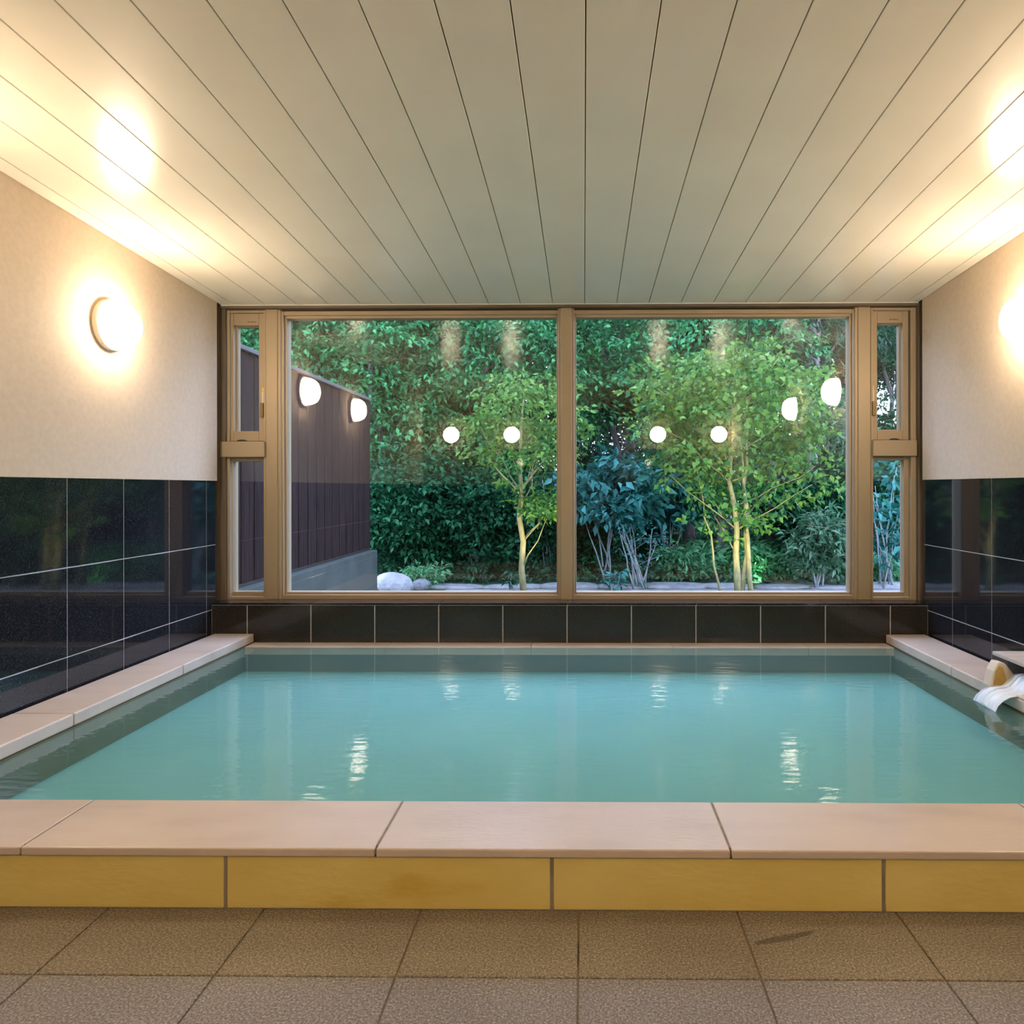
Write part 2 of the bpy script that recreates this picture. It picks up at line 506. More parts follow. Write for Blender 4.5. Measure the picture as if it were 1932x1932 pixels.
# ------------------------------------------------------------------ ledge under the window
led = struct(MB().box(XL - .1, XR + .1, 4.502, 4.76, -.1, .347).build('wall_ledge', M['grout']))
mb = MB()
jx = [-.105 + .4 * k for k in range(-6, 7)]
jx = [XL - .012] + [x for x in jx if XL + .03 < x < XR - .03] + [XR + .012]
for a, b_ in zip(jx[:-1], jx[1:]):
    mb.box(a + .003, b_ - .003, 4.50, 4.512, -.05, .338)
mb.build('ledge_tiles', M['ledge_tile'], led, bevel=.001, seg=1)
mb = MB()
jx2 = [-.1 + .8 * k for k in range(-3, 4)]
jx2 = [XL - .04] + [x for x in jx2 if XL + .03 < x < XR - .03] + [XR + .04]
for a, b_ in zip(jx2[:-1], jx2[1:]):
    mb.box(a + .0015, b_ - .0015, 4.497, 4.70, .342, .354)
mb.build('ledge_sill', M['tile'], led, bevel=.001, seg=1)

# ------------------------------------------------------------------ windows
def X_(px): return at(px, 900, YF).x
def Z_(py): return at(1085, py, YF).z

ZB, ZH = .352, ZC(4.62) - .004
jb = MB()
jb.box(X_(408), X_(419), 4.60, 4.80, .30, ZH + .1)
jb.box(X_(419), X_(429), 4.625, 4.80, .30, ZH + .1)  # dark strip over the frame's outer edge, its shade put into the colour
jb.box(X_(1728), X_(1741), 4.60, 4.80, .30, ZH + .1)
jb.box(XL - .16, X_(409), 4.552, 4.80, .30, ZH + .2)
jb.box(X_(1740), XR + .16, 4.552, 4.80, .30, ZH + .2)
jb.box(X_(420), X_(1728), 4.605, 4.80, Z_(582), ZH + .1)
struct(jb.build('trim_2', M['frame_dark']))


def vent_window(name, xa, xb, mirror):
    """narrow window: casement sash over a fixed light; xa < xb are the outer pixels"""
    w_ = struct(empty(name, (X_((xa + xb) / 2), YF, ZB)))
    f = lambda p: X_(p)
    # outer frame
    l_, r_ = (5, 4) if not mirror else (4, 10)
    MB().frame(f(xa), f(xb), ZB, Z_(583), YF - .005, YF + .11, f(xa + l_) - f(xa), f(xb) - f(xb - r_), .018, Z_(583) - Z_(588)).build('window_frame', M['frame'], w_, bevel=.002)
    # transom bar
    MB().box(f(xa - (10 if not mirror else -1)), f(xb - (0 if not mirror else 1)), YF - .03, YF + .08, Z_(862), Z_(832)).build('transom', M['frame'], w_, bevel=.006)
    # sash
    gs = (447, 487) if not mirror else (1657, 1700)
    sa, sb = (xa + 4, xb - 1) if not mirror else (xa + 1, xb - 12)
    s = MB().frame(f(sa), f(sb), Z_(831), Z_(588), YF + .012, YF + .055, f(gs[0] - 8 if not mirror else gs[0]) - f(sa), f(sb) - f(gs[1] if not mirror else gs[1] + 5), Z_(812) - Z_(831), Z_(588) - Z_(611)).build('sash', M['frame'], w_, bevel=.003)
    # glazing bead deeper in the sash
    MB().frame(f(gs[0] - 8 if not mirror else gs[0] - 2), f(gs[1] + 2 if not mirror else gs[1] + 6), Z_(815), Z_(609), YF + .05, YF + .085, .012, .012, .01, .01).build('glazing_bead', M['frame'], s)
    MB().box(f(gs[0] - 8), f(gs[1] + 8), YF + .066, YF + .070, Z_(815), Z_(609)).build('pane', M['glass'], w_)
    # pull slot in the bottom rail (a shallow dark arch)
    cx, cz = f((455 if not mirror else 1689)), Z_(831)
    arc = [(cx + .034 * math.cos(PI * k / 10), cz + .011 * math.sin(PI * k / 10)) for k in range(11)]
    n_ = len(arc)
    MB().add([(x, YF + .0105, z) for x, z in arc] + [(x, YF + .02, z) for x, z in arc],
             [tuple(range(n_)), tuple(reversed(range(n_, 2 * n_)))] + [(k, k + 1, n_ + k + 1, n_ + k) for k in range(n_ - 1)]).build('pull_slot', M['black'], s)
    # latch on the stile
    hx = f(495.5) if not mirror else f(1648)
    lt = MB().box(hx - .011, hx + .011, YF - .016, YF + .012, Z_(786), Z_(759)).build('latch', M['brass'], s, bevel=.003)
    mb = MB().box(hx - .008, hx + .008, YF + .004, YF + .012, Z_(759), Z_(737))
    mb.build('latch_plate', M['lampbase'], s, bevel=.002)
    MB().box(hx - .006, hx + .006, YF + .004, YF + .012, Z_(737), Z_(729)).build('latch_marker', M['yellow'], s, bevel=.002)
    # row of tiny printed marks on the top rail
    mb = MB()
    c0 = f(466) if not mirror else f(1680)
    for k, wd in enumerate((.009, .006, .010, .007, .009)):
        mb.box(c0 + k * .0115, c0 + k * .0115 + wd, YF + .0112, YF + .013, Z_(605.3), Z_(603.3))
    mb.build('printed_marks', M['red'], s)
    # fixed light below
    ga = (435, 496) if not mirror else (1646, 1709)
    MB().frame(f(xa + 1), f(xb - 1) if not mirror else f(xb - 4), ZB + .01, Z_(862), YF + .03, YF + .09, f(ga[0]) - f(xa + 1), (f(xb - 1) if not mirror else f(xb - 4)) - f(ga[1]), Z_(1118) - ZB - .01, Z_(862) - Z_(869)).build('fixed_frame', M['frame'], w_, bevel=.003)
    MB().box(f(ga[0] - 4), f(ga[1] + 4), YF + .066, YF + .070, ZB + .012, Z_(866)).build('pane', M['glass'], w_)
    return w_


vent_window('window_1', 429, 502, False)
vent_window('window_4', 1643, 1728, True)


def big_window(name, fa, fb, ga, gb, top_cap):
    w_ = struct(empty(name, (X_((fa + fb) / 2), YF, ZB)))
    fr = MB().frame(X_(fa), X_(fb), ZB, Z_(584), YF + .01, YF + .10, X_(ga - 4) - X_(fa), X_(fb) - X_(gb + 4), Z_(1123) - ZB, Z_(584) - Z_(592)).build('window_frame', M['frame'], w_, bevel=.003)
    MB().frame(X_(ga - 5), X_(gb + 5), Z_(1124), Z_(591), YF + .03, YF + .10, X_(ga) - X_(ga - 5), X_(gb + 5) - X_(gb), Z_(1118.5) - Z_(1124), Z_(591) - Z_(597)).build('glazing_bead', M['frame'], fr, bevel=.002)
    MB().box(X_(ga - 3), X_(gb + 3), YF + .062, YF + .068, Z_(1121), Z_(594)).build('pane', M['glass'], w_)
    return w_


big_window('window_2', 526, 1056, 538, 1050, True)
big_window('window_3', 1081, 1616, 1087, 1606, True)
# posts between the lights
mb = MB().box(X_(501), X_(524), YF - .002, YF + .11, ZB, Z_(579))
mb.box(X_(524), X_(530), YF + .0, YF + .11, ZB, Z_(582))
struct(mb.build('trim_3', M['frame'], bevel=.004))
mb = MB().box(X_(1619), X_(1643), YF - .002, YF + .11, ZB, Z_(579))
mb.box(X_(1613), X_(1619), YF + .0, YF + .11, ZB, Z_(582))
struct(mb.build('trim_4', M['frame'], bevel=.004))
mb = MB().box(X_(1058), X_(1079), YF - .012, YF + .11, ZB, Z_(579))
mb.box(X_(1053), X_(1084), YF + .0, YF + .11, ZB, Z_(582))
struct(mb.build('trim_5', M['frame'], bevel=.004))

# ------------------------------------------------------------------ bath
bath = tag(empty('bathing_pool', (-.1, 3.1, 0)), 'wide sunken bathing pool with pale stone coping and ochre front panel', 'pool')
XI0, XI1, YI0, YI1 = XL + .258, XR - .252, 2.098, 4.366


def slabs(name, cuts, boxer, m, bevel):
    for a, b_ in zip(cuts[:-1], cuts[1:]):
        boxer(a, b_).build(name, m, bath, bevel=bevel)


MB().box(XL, XR, 1.8355, 2.09, 0.0, COP - .0012).build('rim_core', M['joint'], bath)
slabs('front_panel', [XL + .01, -.914, -.082, .755, 1.592, XR - .01], lambda a, b_: MB().box(a + .0045, b_ - .0045, 1.833, 1.852, .002, COP - .028), M['stain'], .0025)
slabs('front_coping', [XL + .01, -1.43, -.527, .368, 1.25, XR - .01], lambda a, b_: MB().box(a + .002, b_ - .002, 1.817, YI0, COP - .022, COP), M['coping'], .004)
slabs('side_coping', [YI0 + .002, 2.9, 3.7, 4.497], lambda a, b_: MB().box(XL + .008, XI0, a + .0015, b_ - .0015, COP - .052, COP), M['coping'], .006)
slabs('side_coping', [YI0 + .002, 2.9, 3.7, 4.497], lambda a, b_: MB().box(XI1, XR - .008, a + .0015, b_ - .0015, COP - .052, COP), M['coping'], .006)
slabs('back_coping', [XI0 + .0, -1.2, -.32, .54, 1.35, XI1], lambda a, b_: MB().box(a + .001, b_ - .001, YI1, 4.499, .06, WAT + .002), M['coping'], .002)
mb = MB()
ZP = -.04
mb.box(XL + .01, XI0 + .004, YI0, 4.49, ZP - .05, COP - .053)
mb.box(XI1 - .004, XR - .01, YI0, 4.49, ZP - .05, COP - .053)
mb.box(XI0 + .004, XI1 - .004, YI1 - .003, 4.49, ZP - .05, .062)
mb.box(XL + .01, XR - .01, 2.05, YI0 - .004, ZP - .05, COP - .03)
mb.build('basin_wall', M['basin'], bath)
MB().box(XI0, XI1, YI0 - .01, YI1, ZP - .06, ZP).build('basin_floor', M['pool_floor'], bath)
mb = MB()
mb.add([(XI0 + .004, YI0 - .004, WAT), (XI1 - .004, YI0 - .004, WAT), (XI1 - .004, YI1 - .0005, WAT), (XI0 + .004, YI1 - .0005, WAT)], [(0, 1, 2, 3)])
tag(mb.build('pool_water', M['water']), 'milky turquoise water filling the bathing pool', 'water', kind='stuff')

# ------------------------------------------------------------------ wall lamps
def dome_mesh(r, d, n=28, rings=9):
    """opal dome, axis +x, from x=0"""
    vs, fs = [], []
    for i in range(rings):
        a = (PI / 2) * i / rings
        k = math.sin(a) ** 0.9
        rr = r * (math.cos(a) ** 0.62)
        for j in range(n):
            vs.append((d * k, rr * math.cos(2 * PI * j / n), rr * math.sin(2 * PI * j / n)))
    vs.append((d, 0, 0))
    for i in range(rings - 1):
        for j in range(n):
            fs.append((i * n + j, i * n + (j + 1) % n, (i + 1) * n + (j + 1) % n, (i + 1) * n + j))
    for j in range(n):
        fs.append(((rings - 1) * n + j, (rings - 1) * n + (j + 1) % n, rings * n))
    fs.append(tuple(reversed(range(n))))
    return MB().add(vs, fs)


def make_lamp():
    root = empty('wall_lamp')
    mb = MB()
    mb.tube([(0, 0, 0), (.006, 0, 0), (.024, 0, 0), (.029, 0, 0)], [.118, .122, .124, .121], 36)
    mb.build('lamp_base', M['lampbase'], root, smooth=False)
    d = dome_mesh(.114, .114).build('lamp_dome', M['lamp'], root, smooth=True)
    d.location = (.026, 0, 0)
    return root


lamp0 = make_lamp()
LAMPS = [
    ((XL, 3.50, 1.866), 0, 'lit white dome lamp on the left wall, above the black tiles'),
    ((XR, 3.42, 1.862), PI, 'lit white dome lamp on the right wall, cut by the picture edge'),
    ((XL, 2.22, 1.85), 0, 'left wall dome lamp shown only as the second reflection along the dark fence'),
    ((XR, 2.22, 1.85), PI, 'right wall dome lamp shown only as the inner of two half-moon reflections'),
    ((-1.90, YR + .02, 1.83), PI / 2, 'rear wall dome lamp, outer round reflection in the left large pane'),
    ((-1.03, YR + .02, 1.83), PI / 2, 'rear wall dome lamp, inner round reflection above the lone lit trunk'),
    ((1.06, YR + .02, 1.83), PI / 2, 'rear wall dome lamp, inner round reflection in the right large pane'),
    ((1.93, YR + .02, 1.83), PI / 2, 'rear wall dome lamp, round reflection above the many-stemmed lit tree'),
]
for i, (loc, rz, lb) in enumerate(LAMPS):
    if i == 0:
        o = lamp0
    else:
        o = lamp0.copy()
        C.objects.link(o)
        for ch in list(lamp0.children):
            c = ch.copy()
            C.objects.link(c)
            c.parent = o
            c.matrix_parent_inverse = Matrix.Identity(4)
    o.location = loc
    o.rotation_euler = (0, 0, rz)
    tag(o, lb, 'lamp', 'dome wall lamps')

# ------------------------------------------------------------------ water spout on the right coping
SX = XI1
sp = tag(empty('water_spout', (1.95, 3.2, COP)), 'limestone water spout with grey slab lid on the right coping', 'spout')
MB().box(1.975, XR - .008, 2.93, 3.40, COP + .001, .285).build('spout_box', M['black'], sp)
MB().box(1.918, XR - .008, 2.88, 3.425, .285, .302).build('spout_lid', M['slab'], sp, bevel=.003)


def cheek(yc, name):
    """one flared side cheek of the trough, profile in xz, recess on its outer face"""
    prof = [(SX - .024, COP + .001), (SX - .008, COP + .075), (SX + .014, COP + .115), (SX + .046, COP + .110), (SX + .11, COP + .03), (SX + .11, COP + .001)]
    n_ = len(prof)
    ya, yb = yc - .032, yc + .032
    mb = MB().add([(x, ya, z) for x, z in prof] + [(x, yb, z) for x, z in prof],
                  [tuple(range(n_)), tuple(reversed(range(n_, 2 * n_)))] + [(k, (k + 1) % n_, n_ + (k + 1) % n_, n_ + k) for k in range(n_)])
    ck = mb.build(name, M['spout'], sp, bevel=.007)
    pr = [(SX - .010, COP + .014), (SX + .0, COP + .072), (SX + .016, COP + .098), (SX + .034, COP + .092), (SX + .056, COP + .010)]
    n_ = len(pr)
    MB().add([(x, ya - .0015, z) for x, z in pr] + [(x, ya + .004, z) for x, z in pr],
             [tuple(range(n_)), tuple(reversed(range(n_, 2 * n_)))] + [(k, (k + 1) % n_, n_ + (k + 1) % n_, n_ + k) for k in range(n_)]).build('cheek_recess', M['spout_inner'], ck)
    return ck


cheek(3.335, 'spout_cheek')
cheek(2.955, 'spout_cheek')
MB().box(SX + .004, 1.98, 2.985, 3.30, COP + .001, COP + .012).build('spout_bed', M['spout'], sp, bevel=.003)


def sheet(path, ya, yb, spread, th=.010, n=14):
    vs, fs = [], []
    m_ = len(path)
    rnd = random.Random(4)
    rip = [rnd.uniform(-1, 1) for _ in range(n + 1)]
    for side in (0, 1):
        for i, (x, z) in enumerate(path):
            t_ = i / (m_ - 1)
            for k in range(n + 1):
                s = k / n
                y = ya + (yb - ya) * s + (s - .5) * spread * t_
                edge = 1 - (2 * s - 1) ** 4
                h = (th * edge + .004 * rip[k] * edge) * (1 if side else 0)
                vs.append((x - h * .6, y, z + h))
    o_ = m_ * (n + 1)
    for i in range(m_ - 1):
        for k in range(n):
            a = i * (n + 1) + k
            fs.append((a, a + 1, a + n + 2, a + n + 1))
            fs.append((o_ + a, o_ + a + n + 1, o_ + a + n + 2, o_ + a + 1))
    return MB().add(vs, fs)


path = [(1.985, COP + .066), (1.955, COP + .064), (1.935, COP + .056), (1.915, COP + .034), (1.895, COP + .014), (1.875, COP + .008), (SX - .002, COP + .006),
        (SX - .030, COP + .002), (SX - .058, COP - .012), (SX - .082, COP - .034), (SX - .095, WAT - .002)]
tag(sheet(path, 3.15, 3.300, .03).build('water_stream', M['fall'], smooth=True), 'white stream of water pouring from the stone spout into the pool', 'water', kind='stuff')

# ------------------------------------------------------------------ outside: ground, fence, kerb, rocks
ZG = -.30
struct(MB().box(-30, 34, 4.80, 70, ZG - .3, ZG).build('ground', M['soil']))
FX = -2.62
fe = tag(empty('wooden_fence', (FX, 6.8, .31)), 'dark brown board fence running outward from the left window', 'fence')
mb = MB()
y = 4.84
k = 0
while y < 8.78:
    d_ = .006 if k % 2 else 0.0
    mb.box(FX - .03 - d_, FX - d_, y, y + .108, .335, 2.13)
    y += .112
    k += 1
mb.build('fence_boards', M['fence'], fe, bevel=.003, seg=1)
MB().box(FX - .09, FX - .04, 4.84, 8.80, .31, 2.12).build('fence_backing', M['fence'], fe)
MB().box(FX - .11, FX + .025, 4.82, 8.83, 2.13, 2.165).build('fence_cap', M['cap'], fe, bevel=.004)
MB().box(FX - .03, FX + .006, 4.84, 8.80, .312, .337).build('bottom_rail', M['black'], fe)
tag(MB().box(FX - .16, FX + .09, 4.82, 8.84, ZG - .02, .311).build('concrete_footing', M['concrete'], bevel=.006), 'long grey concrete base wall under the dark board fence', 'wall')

rnd = random.Random(11)


def stone(name, c, sx_, sy_, sz_, seed, m, sub=3, amp=.22, flat=0.0):
    bm = bmesh.new()
    bmesh.ops.create_icosphere(bm, subdivisions=sub, radius=1.0)
    r = np.random.default_rng(seed)
    ds = r.normal(size=(14, 3))
    ds /= np.linalg.norm(ds, axis=1)[:, None]
    am = r.uniform(-amp, amp, 14)
    for v in bm.verts:
        p = np.array(v.co)
        f = 1 + sum(a * max(0, float(p @ d)) ** 3 for a, d in zip(am, ds)) + r.normal() * amp * .06
        q = p * f
        q = np.sign(q) * np.abs(q) ** (1 - flat)
        v.co = Vector((q[0] * sx_ + c[0], q[1] * sy_ + c[1], q[2] * sz_ + c[2]))
    me = bpy.data.meshes.new(name)
    bm.to_mesh(me)
    bm.free()
    me.materials.append(m)
    o = bpy.data.objects.new(name, me)
    C.objects.link(o)
    return o


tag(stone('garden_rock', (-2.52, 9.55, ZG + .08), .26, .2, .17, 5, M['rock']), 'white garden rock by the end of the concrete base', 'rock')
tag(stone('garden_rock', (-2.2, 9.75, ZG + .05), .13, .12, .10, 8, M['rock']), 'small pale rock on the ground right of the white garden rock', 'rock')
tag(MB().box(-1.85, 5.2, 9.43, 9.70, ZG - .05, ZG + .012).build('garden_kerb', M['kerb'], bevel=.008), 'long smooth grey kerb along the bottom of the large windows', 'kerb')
kp = [-1.75, -.95, -.2, .45, 1.25, 1.95, 2.75, 3.4, 4.1, 4.9]
kl = ['left end of the row, left of the lone lit trunk', 'just behind the lone lit trunk', 'behind the middle mullion', 'behind the blue-leaved small plant',
      'below the thin twiggy shrub', 'behind the many-stemmed tree', 'right of the many-stemmed tree', 'below the pale-leaved shrub', 'behind the right window post', 'in the right narrow window']
for i, (x_, t_) in enumerate(zip(kp, kl)):
    o = stone('edging_stone', (x_, 9.99, ZG - .022), .42, .19, rnd.uniform(.055, .075), 40 + i, M['kerb'], 3, .3, .35)
    tag(o, 'rough grey edging stone ' + t_, 'stone', 'rough edging stones behind the kerb')

# ------------------------------------------------------------------ plants
def leaf_mesh(name, P, D, Nn, L, W, droop=.18, fold=.18):
    """every leaf is a folded lozenge with four corners"""
    n = len(P)
    D = D / np.linalg.norm(D, axis=1)[:, None]
    S = np.cross(D, Nn)
    S /= (np.linalg.norm(S, axis=1)[:, None] + 1e-9)
    U = np.cross(S, D)
    L = np.asarray(L).reshape(-1, 1) * np.ones((n, 1))
    W = np.asarray(W).reshape(-1, 1) * np.ones((n, 1))
    v = np.empty((n, 4, 3))
    v[:, 0] = P
    v[:, 1] = P + D * L * .45 + S * W * .5 + U * W * fold
    v[:, 2] = P + D * L - U * L * droop
    v[:, 3] = P + D * L * .45 - S * W * .5 + U * W * fold
    me = bpy.data.meshes.new(name)
    me.vertices.add(n * 4)
    me.vertices.foreach_set('co', v.reshape(-1).astype(np.float32))
    base = (np.arange(n) * 4)[:, None]
    tri = np.concatenate([base + np.array([[0, 2, 1]]), base + np.array([[0, 3, 2]])], axis=1).reshape(-1)
    me.loops.add(n * 6)
    me.loops.foreach_set('vertex_index', tri.astype(np.int32))
    me.polygons.add(n * 2)
    me.polygons.foreach_set('loop_start', (np.arange(n * 2) * 3).astype(np.int32))
    me.polygons.foreach_set('loop_total', np.full(n * 2, 3, np.int32))
    me.update()
    me.validate()
    return me


def spray_leaves(r, cen, rad, thick, per, up=1.0, jit=.55, droop=.25):
    """flattened sprays of leaves round each centre: positions, directions, normals"""
    n = len(cen)
    rad = np.asarray(rad) * np.ones(n)
    C_ = np.repeat(cen, per, 0)
    R = np.repeat(rad, per)
    a = r.uniform(0, 2 * PI, n * per)
    q = np.sqrt(r.uniform(0, 1, n * per))
    tilt = np.repeat(r.normal(size=(n, 3)) * .35 + np.array([0, 0, 1.0]), per, 0)
    tilt /= np.linalg.norm(tilt, axis=1)[:, None]
    hx = np.cross(tilt, np.array([0.0, 1, 0]))
    hx /= np.linalg.norm(hx, axis=1)[:, None]
    hy = np.cross(tilt, hx)
    out = hx * np.cos(a)[:, None] + hy * np.sin(a)[:, None]
    P = C_ + out * (q * R)[:, None] + tilt * (r.normal(size=n * per) * thick * R - (q ** 2) * droop * R)[:, None]
    D = out + r.normal(size=(n * per, 3)) * .6 + np.array([0, 0, -droop])
    Nn = tilt * up + r.normal(size=(n * per, 3)) * jit
    return P, D, Nn


def link_mesh(name, me, m, parent):
    if not me.materials: me.materials.append(m)
    o = bpy.data.objects.new(name, me)
    C.objects.link(o)
    o.parent = parent
    return o


def ellipsoid(r, n, c, rad, shell=.5, zmin=None):
    d = r.normal(size=(n, 3))
    d /= np.linalg.norm(d, axis=1)[:, None]
    q = (shell + (1 - shell) * r.uniform(0, 1, n)) ** .6
    p = np.array(c) + d * np.array(rad) * q[:, None]
    if zmin is not None: p[:, 2] = np.maximum(p[:, 2], zmin + r.uniform(0, .2, n))
    return p


def limb(p0, p1, r0, r1, r, n=6, wob=.05):
    pts, rad = [], []
    p0, p1 = np.array(p0, float), np.array(p1, float)
    L = np.linalg.norm(p1 - p0)
    for i in range(n + 1):
        t_ = i / n
        o = r.normal(size=3) * wob * L * .3 * math.sin(PI * t_)
        pts.append(p0 + (p1 - p0) * t_ + o * np.array([1, 1, .3]))
        rad.append(r0 + (r1 - r0) * t_)
    return pts, rad


def plant(name, label, cat, group, base, seed, leaf, lmat, sprays, stems=(), bark='bark_dark', stem_name='trunk', twigs=0):
    """leaf = (length, width); sprays = list of (centres, radius, thickness, leaves per spray, droop); stems in local coordinates"""
    r = np.random.default_rng(seed)
    root = empty(name, base)
    if label: tag(root, label, cat, group)
    Ps, Ds, Ns, cs = [], [], [], []
    for cen, rad, th, per, dr_ in sprays:
        P, D, Nn = spray_leaves(r, cen, rad, th, per, droop=dr_)
        Ps.append(P); Ds.append(D); Ns.append(Nn); cs.append(cen)
    P, D, Nn, cs = map(np.concatenate, (Ps, Ds, Ns, cs))
    k = len(P)
    sc = r.uniform(.65, 1.25, k)
    me = leaf_mesh(name + '_leaves', P, D, Nn, leaf[0] * sc, leaf[1] * sc)
    link_mesh('foliage', me, lmat, root)
    first = True
    for (pts, rad) in stems:
        mb = MB().tube(pts, rad, 10)
        if first and twigs:
            # branches from the trunk out to some of the sprays
            tr = np.array(pts)
            for c in cs[r.choice(len(cs), min(twigs, len(cs)), replace=False)]:
                cand = tr[tr[:, 2] < c[2] - .12]
                if len(cand) == 0: continue
                j = len(cand) - 1
                s = tr[max(0, j - r.integers(0, 2))]
                bp_, br = limb(s, c, rad[min(j, len(rad) - 1)] * .3, .003, r, 4, .1)
                mb.tube(bp_, br, 5)
        first = False
        o = mb.build(stem_name, M[bark], None, smooth=True)
        o.parent = root
    return root


def copy_plant(src, loc, rz, s, label, group=None):
    o = src.copy()
    C.objects.link(o)
    o.location, o.rotation_euler, o.scale = loc, (0, 0, rz), (s, s, s)
    for ch in list(src.children):
        c = ch.copy()
        C.objects.link(c)
        c.parent = o
    o['label'] = label
    if group: o['group'] = group
    return o


def gp(px, Y):
    v = at(px, 900, Y)
    return (v.x, Y, ZG)


R = np.random.default_rng(3)

# --- two young lit trees close to the window
c = ellipsoid(R, 90, (.05, 0, 2.15), (.75, .7, .75), .3)
c2 = ellipsoid(R, 16, (.22, -.1, 1.18), (.32, .3, .22), .2)
trunk = [(.03, 0, 0), (.0, 0, .35), (.02, 0, .7), (-.03, 0, 1.0), (.0, 0, 1.3), (-.02, 0, 1.7), (.0, 0, 2.2), (.05, 0, 2.7)]
tr_r = [.044, .039, .036, .033, .028, .02, .014, .006]
b1 = limb((-.03, 0, 1.3), (-.42, -.05, 1.75), .016, .006, R)
b2 = limb((-.0, 0, 1.35), (.3, .05, 1.75), .018, .006, R)
plant('young_tree', 'young single-trunked tree lit yellow-green, left of the middle mullion', 'tree', 'lit trees near the window',
      gp(984, 9.0), 21, (.075, .045), M['leaf_yellow'], [(c, .26, .10, 30, .25), (c2, .2, .12, 40, .2)], [(trunk, tr_r), b1, b2], 'bark_pale', 'trunk', 16)

c = ellipsoid(R, 170, (-.05, .2, 2.35), (1.25, .9, .85), .3)
c2 = ellipsoid(R, 40, (.1, 0, 1.45), (1.15, .5, .35), .2)
c3 = ellipsoid(R, 14, (-.1, -.1, .95), (.75, .3, .25), .2)
stems = [limb((.0, 0, 0), (-.12, 0, 2.3), .045, .016, R, 8, .06), limb((.05, .05, 0), (.15, .1, 2.2), .04, .012, R, 8, .05),
         limb((.17, 0, 0), (.02, 0, 2.0), .034, .012, R, 8, .08), limb((-.18, .1, 0), (-.5, 0, 1.6), .016, .006, R, 8, .03),
         limb((-.1, 0, 1.55), (-.5, 0, 2.1), .014, .006, R)]
plant('young_tree', 'lit young tree with several slender yellowish stems in the right large pane', 'tree', 'lit trees near the window',
      gp(1392, 8.9), 22, (.085, .062), M['leaf_yellow'], [(c, .27, .10, 32, .25), (c2, .22, .12, 20, .25), (c3, .18, .12, 14, .2)], stems, 'bark_pale', 'stem', 26)

# --- broadleaved trees behind
def broadleaf(seed, label, px, Y, H, rad, lmat, n=270, leaf=(.105, .052), zc=None, zmin=.5, twigs=20):
    r = np.random.default_rng(seed)
    zc = zc if zc else H * .58
    cc = ellipsoid(r, n, (0, 0, zc), (rad, rad * .8, H - zc), .25, zmin)
    tk = limb((0, 0, 0), (r.uniform(-.3, .3), 0, H * .85), .085, .02, r, 8, .08)
    return plant('broadleaf_tree', label, 'tree', 'broadleaved trees behind the garden', gp(px, Y), seed, leaf, lmat, [(cc, .48, .07, 92, .3)], [tk], 'bark_dark', 'trunk', twigs)


bl1 = broadleaf(31, 'leafy green tree rising above the far end of the dark fence', 700, 11.6, 6.3, 1.7, M['leaf_green'])
bl2 = broadleaf(32, 'tall green tree filling the upper right of the left large pane', 930, 12.2, 5.8, 1.9, M['leaf_green'])
bl3 = broadleaf(33, 'bright green layered tree behind the many-stemmed tree', 1350, 11.4, 6.0, 1.45, M['leaf_green'], 230, zmin=1.25)
copy_plant(bl1, gp(560, 12.6), 1.9, 1.1, 'green tree above the fence at the left edge of the large pane')
broadleaf(35, 'green tree just right of the middle mullion, high in the pane', 1150, 13.2, 6.0, 1.6, M['leaf_green'], 170, zmin=2.9)['group'] = 'broadleaved trees behind the garden'
copy_plant(bl3, gp(830, 14.0), 4.1, 1.25, 'green tree showing deep between the two tall left trees')
copy_plant(bl2, gp(400, 14.5), .8, 1.0, 'tree high in the left narrow window beyond the fence')

sl = broadleaf(34, 'sparse dark tree against the sky in the right narrow window', 1685, 15.5, 6.2, 1.3, M['leaf_dark'], 75, zmin=1.5)
copy_plant(sl, gp(1490, 17.5), 3.7, 1.0, 'sparse dark tree left of the tall cedar trunk')
# --- conifer forest far behind
def conifer_sprays(r, H, z0, rad, n):
    z = z0 + (H - z0) * r.uniform(0, 1, n) ** 1.15
    k = 1 - (z - z0) / (H - z0)
    q = rad * (k * .85 + .12) * np.sqrt(r.uniform(.1, 1, n))
    a = r.uniform(0, 2 * PI, n)
    return np.stack([q * np.cos(a), q * np.sin(a), z - q * .25], 1)


